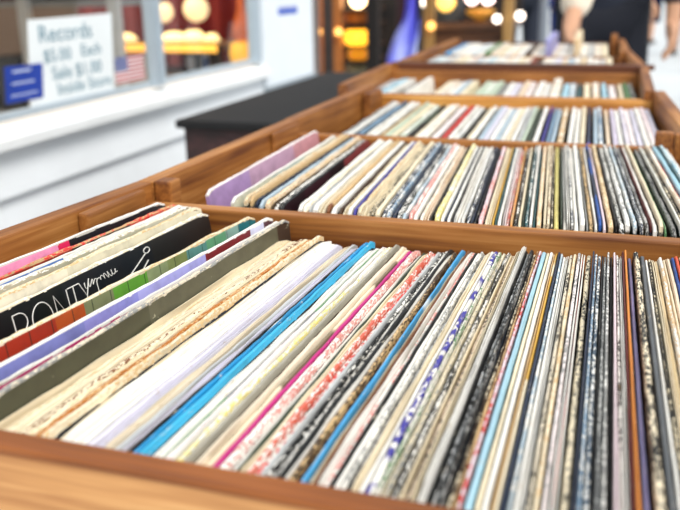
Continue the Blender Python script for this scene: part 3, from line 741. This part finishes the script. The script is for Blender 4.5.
o = put('lantern', 357, 46, lathe([(.055, 0), (.072, .015), (.078, .05), (.07, .08), (.045, .092)], 20), amber, 'bright amber lantern on the middle shelf of the stall', 'lantern')
link('lantern_cap', lathe([(.048, .0925), (.04, .098), (.012, .102)], 16), plain('lamp_brass', 'a87a30'), o, smooth=True)
put('amber_jar', 358, 60.5, lathe([(.05, 0), (.06, .015), (.06, .05), (.045, .066)], 20), amb2, 'dim amber jar under the bright lantern on the stall', 'jar')
put('stoneware_crock', 356, 79, lathe([(.05, 0), (.065, .03), (.062, .07), (.045, .09)], 20), plain('stoneware', 'a89a70', .6), 'beige stoneware crock on the lowest stall shelf', 'crock')
for px, lab in ((317.5, 'warm bulb on the tan stall post nearest the shopfront'), (338, 'warm bulb on the tan stall post beside the amber shelves')):
    c = at_y(px, 32, YB - .09)
    o = tag(link('post_bulb', lathe(sphere_prof(.022), 14), plain('dim_bulb', 'ffb860', .5, emit=2.5), None, (c.x, YB - .08, c.z), smooth=True), lab, 'bulb', 'bulbs on the stall posts')
    link('bracket', tube([(0, .018, 0), (0, .0395, 0)], .007, 8), dark, o)
# blue-violet banner: a hanging cloth that sweeps out towards its foot
t = NT('violet_banner_cloth')
wv = t.noise(1, t.coord((9, 3, 1.6)), 3, .5)
t.l(t.ramp(wv, [(.3, '5a3fd0'), (.46, '6a6cf0'), (.58, 'b9c4ff'), (.7, 'eef0ff')]), t.b.inputs['Base Color']); t.b.inputs['Roughness'].default_value = .6
YN = 4.3
bn = empty('feather_banner', (at_y(413, 60, YN).x, YN, -G)); tag(bn, 'blue and violet feather banner flaring out towards its foot', 'banner')
X0 = bn.location.x
def edge(pts, py):
    for (y0, x0), (y1, x1) in zip(pts, pts[1:]):
        if py <= y1: return x0 + (x1 - x0) * (py - y0) / (y1 - y0)
    return pts[-1][1]
le = [(-60, 412), (0, 407), (18, 403), (35, 393), (55, 387), (100, 384)]; re_ = [(-60, 416), (0, 417), (30, 420), (55, 417), (100, 414)]
bm = bmesh.new(); rows = []
for py in range(-60, 101, 8):
    L_ = at_y(edge(le, py), py, YN); R_ = at_y(edge(re_, py), py, YN); row = []
    for k in range(9):
        u = k / 8; x = L_.x + (R_.x - L_.x) * u - X0; yy = .03 * math.sin(u * 9 + py * .05)
        row.append((x, yy, L_.z + (R_.z - L_.z) * u + G))
    rows.append(row)
vs = [[bm.verts.new(p) for p in r] for r in rows]
for A, B in zip(vs, vs[1:]):
    for k in range(8): bm.faces.new((A[k], A[k + 1], B[k + 1], B[k]))
o = link('banner_cloth', bm, t.m, bn, smooth=True); md = o.modifiers.new('thick', 'SOLIDIFY'); md.thickness = .004
zt_ = at_y(414, -60, YN).z + G
px_ = at_y(419, 20, YN).x - X0
link('pole', tube([(px_, .0, 0), (px_, .0, zt_ * .8), (px_ - .01, 0, zt_ + .05)], .012, 10), dark, bn, smooth=True)
link('foot', lathe([(.14, 0), (.14, .02), (.03, .035)], 24, (px_, 0, 0)), dark, bn, smooth=True)
# maroon and grey panels behind the banner
o = tag(empty('notice_board', (at_y(396, 30, 5.62).x, 5.62, -G)), 'dark maroon standing board behind the violet banner', 'board')
link('panel', bx(-.1, .1, 0, .03, .62, 1.7), plain('maroon_board', '3a2028', .6), o, bevel=.004)
link('lower_panel', bx(-.1, .1, 0, .03, .1, .6), plain('grey_board', '4b4b50', .6), o, bevel=.004)
for s in (-.085, .085): link('leg', bx(s - .015, s + .015, .03, .06, 0, 1.7), dark, o)

# market stall with lamps
YM = 5.6
xm0 = at_y(424, 30, YM).x; xm1 = at_y(509, 30, YM).x; zm = at_y(480, 24, YM).z + G
ms = tag(empty('market_stall', ((xm0 + xm1) / 2, YM, -G)), 'dark wooden market stall with string lamps beyond the crates', 'stall'); om = -(xm0 + xm1) / 2
link('counter', bx(xm0 + om, xm1 + om, 0, .7, zm - .04, zm), brown, ms, bevel=.004)
link('front_panel', bx(xm0 + om + .02, xm1 + om - .02, .03, .05, .05, zm - .04), brown, ms)
link('canopy', bx(xm0 + om - .05, xm1 + om + .2, -.1, .75, 2.15, 2.2), dark, ms)
link('back_panel', bx(xm0 + om, xm1 + om, .68, .7, zm, 2.15), plain('stall_back', '2c211b', .8), ms)
for px in (430, 509):
    x = at_y(px, 20, YM).x + om
    link('post', bx(x - .03, x + .03, -.05, .02, 0, 2.15), plain('ochre_post', 'a8824a', .6), ms, bevel=.004)
def hang(px, py, r, m, lab, y=YM + .1):
    c = at_y(px, py, y)
    o = tag(empty('string_lamp', (c.x, y, c.z)), lab, 'lamp', 'lamps hanging under the market stall canopy')
    link('bulb', lathe(sphere_prof(r), 18), m, o, smooth=True)
    link('cord', tube([(0, 0, r * .95), (0, 0, 2.147 - G - c.z)], .005, 6), dark, o)
whiteb = plain('white_bulb', 'fff0e0', .5, emit=4)
hang(446, 2, .06, plain('yellow_globe', 'ffc860', .5, emit=2), 'large yellow globe lamp at the shopfront end of the market stall')
hang(423, 0, .04, whiteb, 'white lamp just above the ochre stall post', YM + .12)
hang(431, 26, .026, plain('dim_bulb', 'ffb860', .5, emit=2.5), 'small amber bulb hanging low by the ochre stall post', YM - .085)
hang(472, -2, .042, plain('pink_bulb', 'ffe0d8', .5, emit=4), 'pinkish white lamp over the middle of the market stall')
hang(488, -2, .042, plain('pink_bulb', 'ffe0d8', .5, emit=4), 'pinkish lamp second along over the middle of the stall')
hang(497, 19, .024, whiteb, 'round white bulb hanging low, nearer the yellow globe of the low pair', YM - .06)
hang(520, 16, .027, whiteb, 'round white bulb hanging low just outside the far stall post', YM - .06)
c = at_y(480, 21, YM + .3)
o = tag(empty('brass_lamp', (c.x, YM + .3, zm - G + .001)), 'brass dish lamp standing on the market stall counter', 'lamp')
link('dish', lathe([(.03, .02), (.09, .05), (.1, .075), (.05, .085)], 24), plain('brass_glow', 'd89a40', .4, .3, emit=.4), o, smooth=True)
link('base', lathe([(.05, 0), (.05, .01), (.012, .02), (.012, .03)], 16), plain('lamp_brass', 'a87a30'), o, smooth=True)
c = at_y(447, 24, YM + .2)
o = tag(link('slate_crate', bx(-.09, .09, 0, .2, 0, .16), plain('slate_paint', '3c4650', .6), None, (c.x, YM + .2, zm - G + .001), bevel=.006), 'slate grey box on the market stall counter', 'box')
link('lid', bx(-.094, .094, -.004, .204, .16, .175), plain('slate_lid', '4a5560', .6), o, bevel=.004)

# dark shop fronts far behind
struct(link('wall_back', bx(-6, -1.15, 8.0, 8.2, -G, 3), plain('far_facade', '3a302c', .8, var=.4, scale=2)))
# canopy pole beyond the crates
pl = at_y(543, 30, 4.2)
o = tag(empty('canopy_pole', (pl.x, 4.2, -G)), 'grey metal canopy pole standing behind the far crates', 'pole')
link('shaft', tube([(0, 0, .02), (0, 0, 2.4)], .022, 14), plain('grey_pole', '9aa0aa', .4, .5), o, smooth=True)
link('base_plate', bx(-.08, .08, -.08, .08, 0, .02), plain('grey_pole', '9aa0aa'), o, bevel=.003)

# ------------------------------------------------------------------ people
def skin(name, chains, mat, parent, sub=2):
    """chains: lists of (key, position, radius); shared keys join"""
    bm = bmesh.new(); ly = bm.verts.layers.skin.verify(); V = {}
    first = True
    for ch in chains:
        pv = None
        for k, p, r in ch:
            if k not in V:
                v = bm.verts.new(p); r_ = r if isinstance(r, tuple) else (r, r); v[ly].radius = r_; v[ly].use_root = first; first = False; V[k] = v
            if pv is not None and not bm.edges.get((pv, V[k])): bm.edges.new((pv, V[k]))
            pv = V[k]
    me = bpy.data.meshes.new(name); bm.to_mesh(me); bm.free(); me.materials.append(mat)
    o = bpy.data.objects.new(name, me); COL.objects.link(o); o.parent = parent
    m = o.modifiers.new('skin', 'SKIN'); m.use_smooth_shade = True
    s = o.modifiers.new('sub', 'SUBSURF'); s.levels = 1; s.render_levels = sub
    return o
def person(x, y, face, label, top_c, leg_c, skin_c='c99878', hair_c='2a1d16', shorts=False, arms=None, stride=0.06, spread=.09, sleeve_c=None, sc=1.0, lean=0.0):
    """face: heading angle; local -Y is forward"""
    r = empty('person', (x, y, -G), (0, 0, face)); r.scale = (sc,) * 3
    tag(r, label, 'person')
    sk = plain('skin_' + skin_c, skin_c, .5); 
    hip = Vector((0, 0, .93)); ch = Vector((0, -.30 * lean, 1.30)); nk = Vector((0, -.42 * lean, 1.48)); hd = Vector((0, -.5 * lean - .02, 1.62))
    legs = {}
    for s, nm in ((-1, 'l'), (1, 'r')):
        st = stride * s
        legs[nm] = [Vector((s * .085, 0, .88)), Vector((s * spread, -st * .6 - .015, .48)), Vector((s * (spread + .005), -st + .01, .085)), Vector((s * (spread + .012), -st - .12, .035))]
    arms = arms or {}
    A = {}
    for s, nm in ((-1, 'l'), (1, 'r')):
        d = arms.get(nm, [(s * .23, .02, 1.16), (s * .25, -.06, .92)])
        sh = Vector((s * .17, -.38 * lean, 1.41)); el = Vector(d[0]); wr = Vector(d[1]); A[nm] = (sh, el, wr)
    # body
    chn = [[('hip', hip, (.13, .10)), ('wa', (hip + ch) / 2, (.115, .09)), ('ch', ch, (.14, .10)), ('nb', nk - Vector((0, 0, .03)), .06), ('nk', nk + Vector((0, 0, .03)), .052), ('jaw', hd - Vector((0, .012, .05)), (.062, .07)), ('hd', hd + Vector((0, 0, .02)), (.075, .088)), ('cr', hd + Vector((0, .01, .09)), (.06, .07))]]
    for nm in 'lr':
        a, k, n_, f = legs[nm]
        chn.append([('hip', hip, .13), ('th' + nm, a, .085), ('kn' + nm, k, .055), ('cf' + nm, k * .62 + n_ * .38 + Vector((0, .015, 0)), .052), ('an' + nm, n_, .036), ('ft' + nm, f, (.035, .026))])
        sh, el, wr = A[nm]
        fw = (wr - el).normalized(); side = Vector((1 if nm == 'l' else -1, 0, 0)); up = fw.cross(side).normalized()
        pm = wr + fw * .05
        chn.append([('ch', ch, .14), ('sh' + nm, sh, .055), ('el' + nm, el, .04), ('fm' + nm, el * .6 + wr * .4, .04), ('wr' + nm, wr, .026), ('pm' + nm, pm, (.034, .018))])
        across = up
        for i, (o_, ln) in enumerate(((-.03, .062), (-.01, .074), (.01, .07), (.029, .055))):
            b0 = pm + fw * .035 + across * o_; b1 = b0 + fw * ln * .55 + side * .006; b2 = b0 + fw * ln * .9 + side * .026
            chn.append([('pm' + nm, pm, .03), ('f%d0' % i + nm, b0, .0105), ('f%d1' % i + nm, b1, .009), ('f%d2' % i + nm, b2, .0075)])
        tb = wr + fw * .025 - across * .032; chn.append([('pm' + nm, pm, .03), ('t0' + nm, tb + fw * .012 - across * .008, .012), ('t1' + nm, tb + fw * .045 - across * .018, .0095)])
    skin('body', chn, sk, r)
    # clothes
    tc_ = plain('cloth_' + top_c, top_c, .8); lc = plain('cloth_' + leg_c, leg_c, .85)
    ck = [[('h', hip + Vector((0, 0, -.12)), (.19, .15)), ('h2', hip + Vector((0, 0, -.02)), (.18, .14)), ('w', (hip + ch) / 2, (.14, .11)), ('c', ch, (.165, .12)), ('n', nk - Vector((0, 0, .05)), .075)]]
    for nm in 'lr':
        sh, el, wr = A[nm]; ck.append([('c', ch, .15), ('s' + nm, sh, .072), ('e' + nm, el, .056), ('w' + nm, el * .1 + wr * .9, .042)] if sleeve_c is None or nm == 'r' else [('c', ch, .15), ('s' + nm, sh, .072), ('m' + nm, sh * .35 + el * .65, .06)])
    skin('jacket', ck, tc_, r)
    if sleeve_c:
        for nm in 'l':
            sh, el, wr = A[nm]
            skin('shirt_sleeve', [[('a', sh * .5 + el * .5, .07), ('b', el, .064), ('c', el * .02 + wr * .98, .05)]], plain('cloth_' + sleeve_c, sleeve_c, .8), r)
    tr = [[('h', hip - Vector((0, 0, .01)), (.15, .115))]]
    for nm in 'lr':
        a, k, n_, f = legs[nm]
        if shorts: tr.append([('h', hip, .15), ('t' + nm, a, .10), ('k' + nm, k + Vector((0, 0, -.03)), .085)])
        else: tr.append([('h', hip, .15), ('t' + nm, a, .098), ('k' + nm, k, .072), ('a' + nm, n_ + Vector((0, 0, .03)), .058)])
    skin('shorts' if shorts else 'trousers', tr, lc, r)
    for nm in 'lr':
        a, k, n_, f = legs[nm]
        skin('shoe', [[('a', n_ + Vector((0, .03, -.035)), (.045, .042)), ('b', (n_ + f) / 2 + Vector((0, 0, -.012)), (.044, .04)), ('c', f + Vector((0, -.03, .0)), (.04, .03))]], plain('shoe_leather', '2a2624', .6), r)
    # hair and face
    hc = plain('hair_' + hair_c, hair_c, .7)
    skin('hair', [[('a', hd + Vector((0, .045, .0)), (.07, .06)), ('b', hd + Vector((0, .03, .075)), (.078, .075)), ('c', hd + Vector((0, -.01, .115)), (.06, .05))]], hc, r)
    for s in (-1, 1):
        link('eye', lathe(sphere_prof(.011, 8), 12, (s * .03, hd.y - .075, hd.z + .03)), plain('eye_white', 'e8e4de', .3), r, smooth=True)
        link('ear', lathe(sphere_prof(.02, 8), 12, (s * .078, hd.y, hd.z + .01)), sk, r, smooth=True)
    link('nose', lathe([(.014, -.016), (.016, -.006), (.007, .03)], 12, (0, hd.y - .09, hd.z + .0)), sk, r, smooth=True)
    link('mouth', lathe(sphere_prof(.016, 8), 12, (0, hd.y - .068, hd.z - .045)), plain('lip', '8a4a44', .5), r, smooth=True)
    return r
# shopper in navy bending over the farthest crate
X = at_y(601, 30, 3.3).x
h = at_y(567, 20, 2.78)
person(X, 3.3, 0, 'person in navy coat and trousers reaching towards the farthest crate', '10182a', '0d1220', sleeve_c='e6d8c4', stride=.03, spread=.10, lean=.35,
       arms={'l': [(-.05, -.25, 1.12), (h.x - X + .015, -.50, h.z + G + .005)], 'r': [(.23, -.10, 1.13), (.235, -.12, .89)]})
X = at_y(520, 20, 7.0).x
person(X, 7.0, .25, 'person in light blue shirt and dark trousers between the stall and the grey pole', '7f9cc8', '1e2534', hair_c='4a3524', stride=.05)
X = at_y(551, 20, 7.6).x
person(X, 7.4, math.pi, 'person in bright blue coat walking away behind the navy-clad shopper', '1f56c8', '1a3a8c', stride=.12)
X = at_y(633, 20, 5.4).x
person(X, 5.4, math.pi / 2, 'person in dark blue clothes standing past the crates at the pavement edge', '142a66', '10204c', stride=.03, spread=.05)
X = at_z(647, 44, -G)
person(X.x, X.y, 2.8, 'distant person in white top and blue shorts walking on the pavement', 'e8ecf0', '3f86c8', shorts=True, stride=.16, sc=1.0)
X = at_z(664, 57, -G)
person(X.x + .22, X.y, math.pi, 'distant person in black shorts at the frame edge on the pavement', '3a3a40', '17171a', shorts=True, stride=.14)
# ------------------------------------------------------------------ light and camera
w = bpy.data.worlds.new('sky'); SC.world = w; w.use_nodes = True
nt_ = w.node_tree; bg = nt_.nodes['Background']
bg.inputs[0].default_value = (.93, .97, 1.0, 1); bg.inputs[1].default_value = .85
sun = bpy.data.lights.new('sun', 'SUN'); sun.energy = 2.3; sun.angle = math.radians(25); sun.color = (1, .96, .9)
so_ = bpy.data.objects.new('sun', sun); COL.objects.link(so_); so_.rotation_euler = (math.radians(28), math.radians(36), 0); so_.location = (2, -2, 5)
ld = bpy.data.lights.new('shop_light', 'AREA'); ld.energy = 100; ld.color = (1, .8, .6); ld.size = 1.2
lo = bpy.data.objects.new('shop_light', ld); COL.objects.link(lo); lo.location = (-2.6, 2.6, 2.15 + G)

cam = bpy.data.cameras.new('camera'); co = bpy.data.objects.new('camera', cam); COL.objects.link(co)
M = RM.to_4x4(); M.translation = EYE + Vector((0, 0, G)); co.matrix_world = M
cam.sensor_width = 36; cam.sensor_fit = 'HORIZONTAL'; cam.lens = F / 680 * 36; cam.clip_start = .02
cam.dof.use_dof = True
fp = Vector((-.12, .48, -.01)); cam.dof.focus_distance = -(RM.transposed() @ (fp - EYE)).z
cam.dof.aperture_fstop = 8.0
SC.camera = co
SC.view_settings.view_transform = 'Standard'; SC.view_settings.look = 'None'; SC.view_settings.gamma = 1; SC.view_settings.exposure = .35
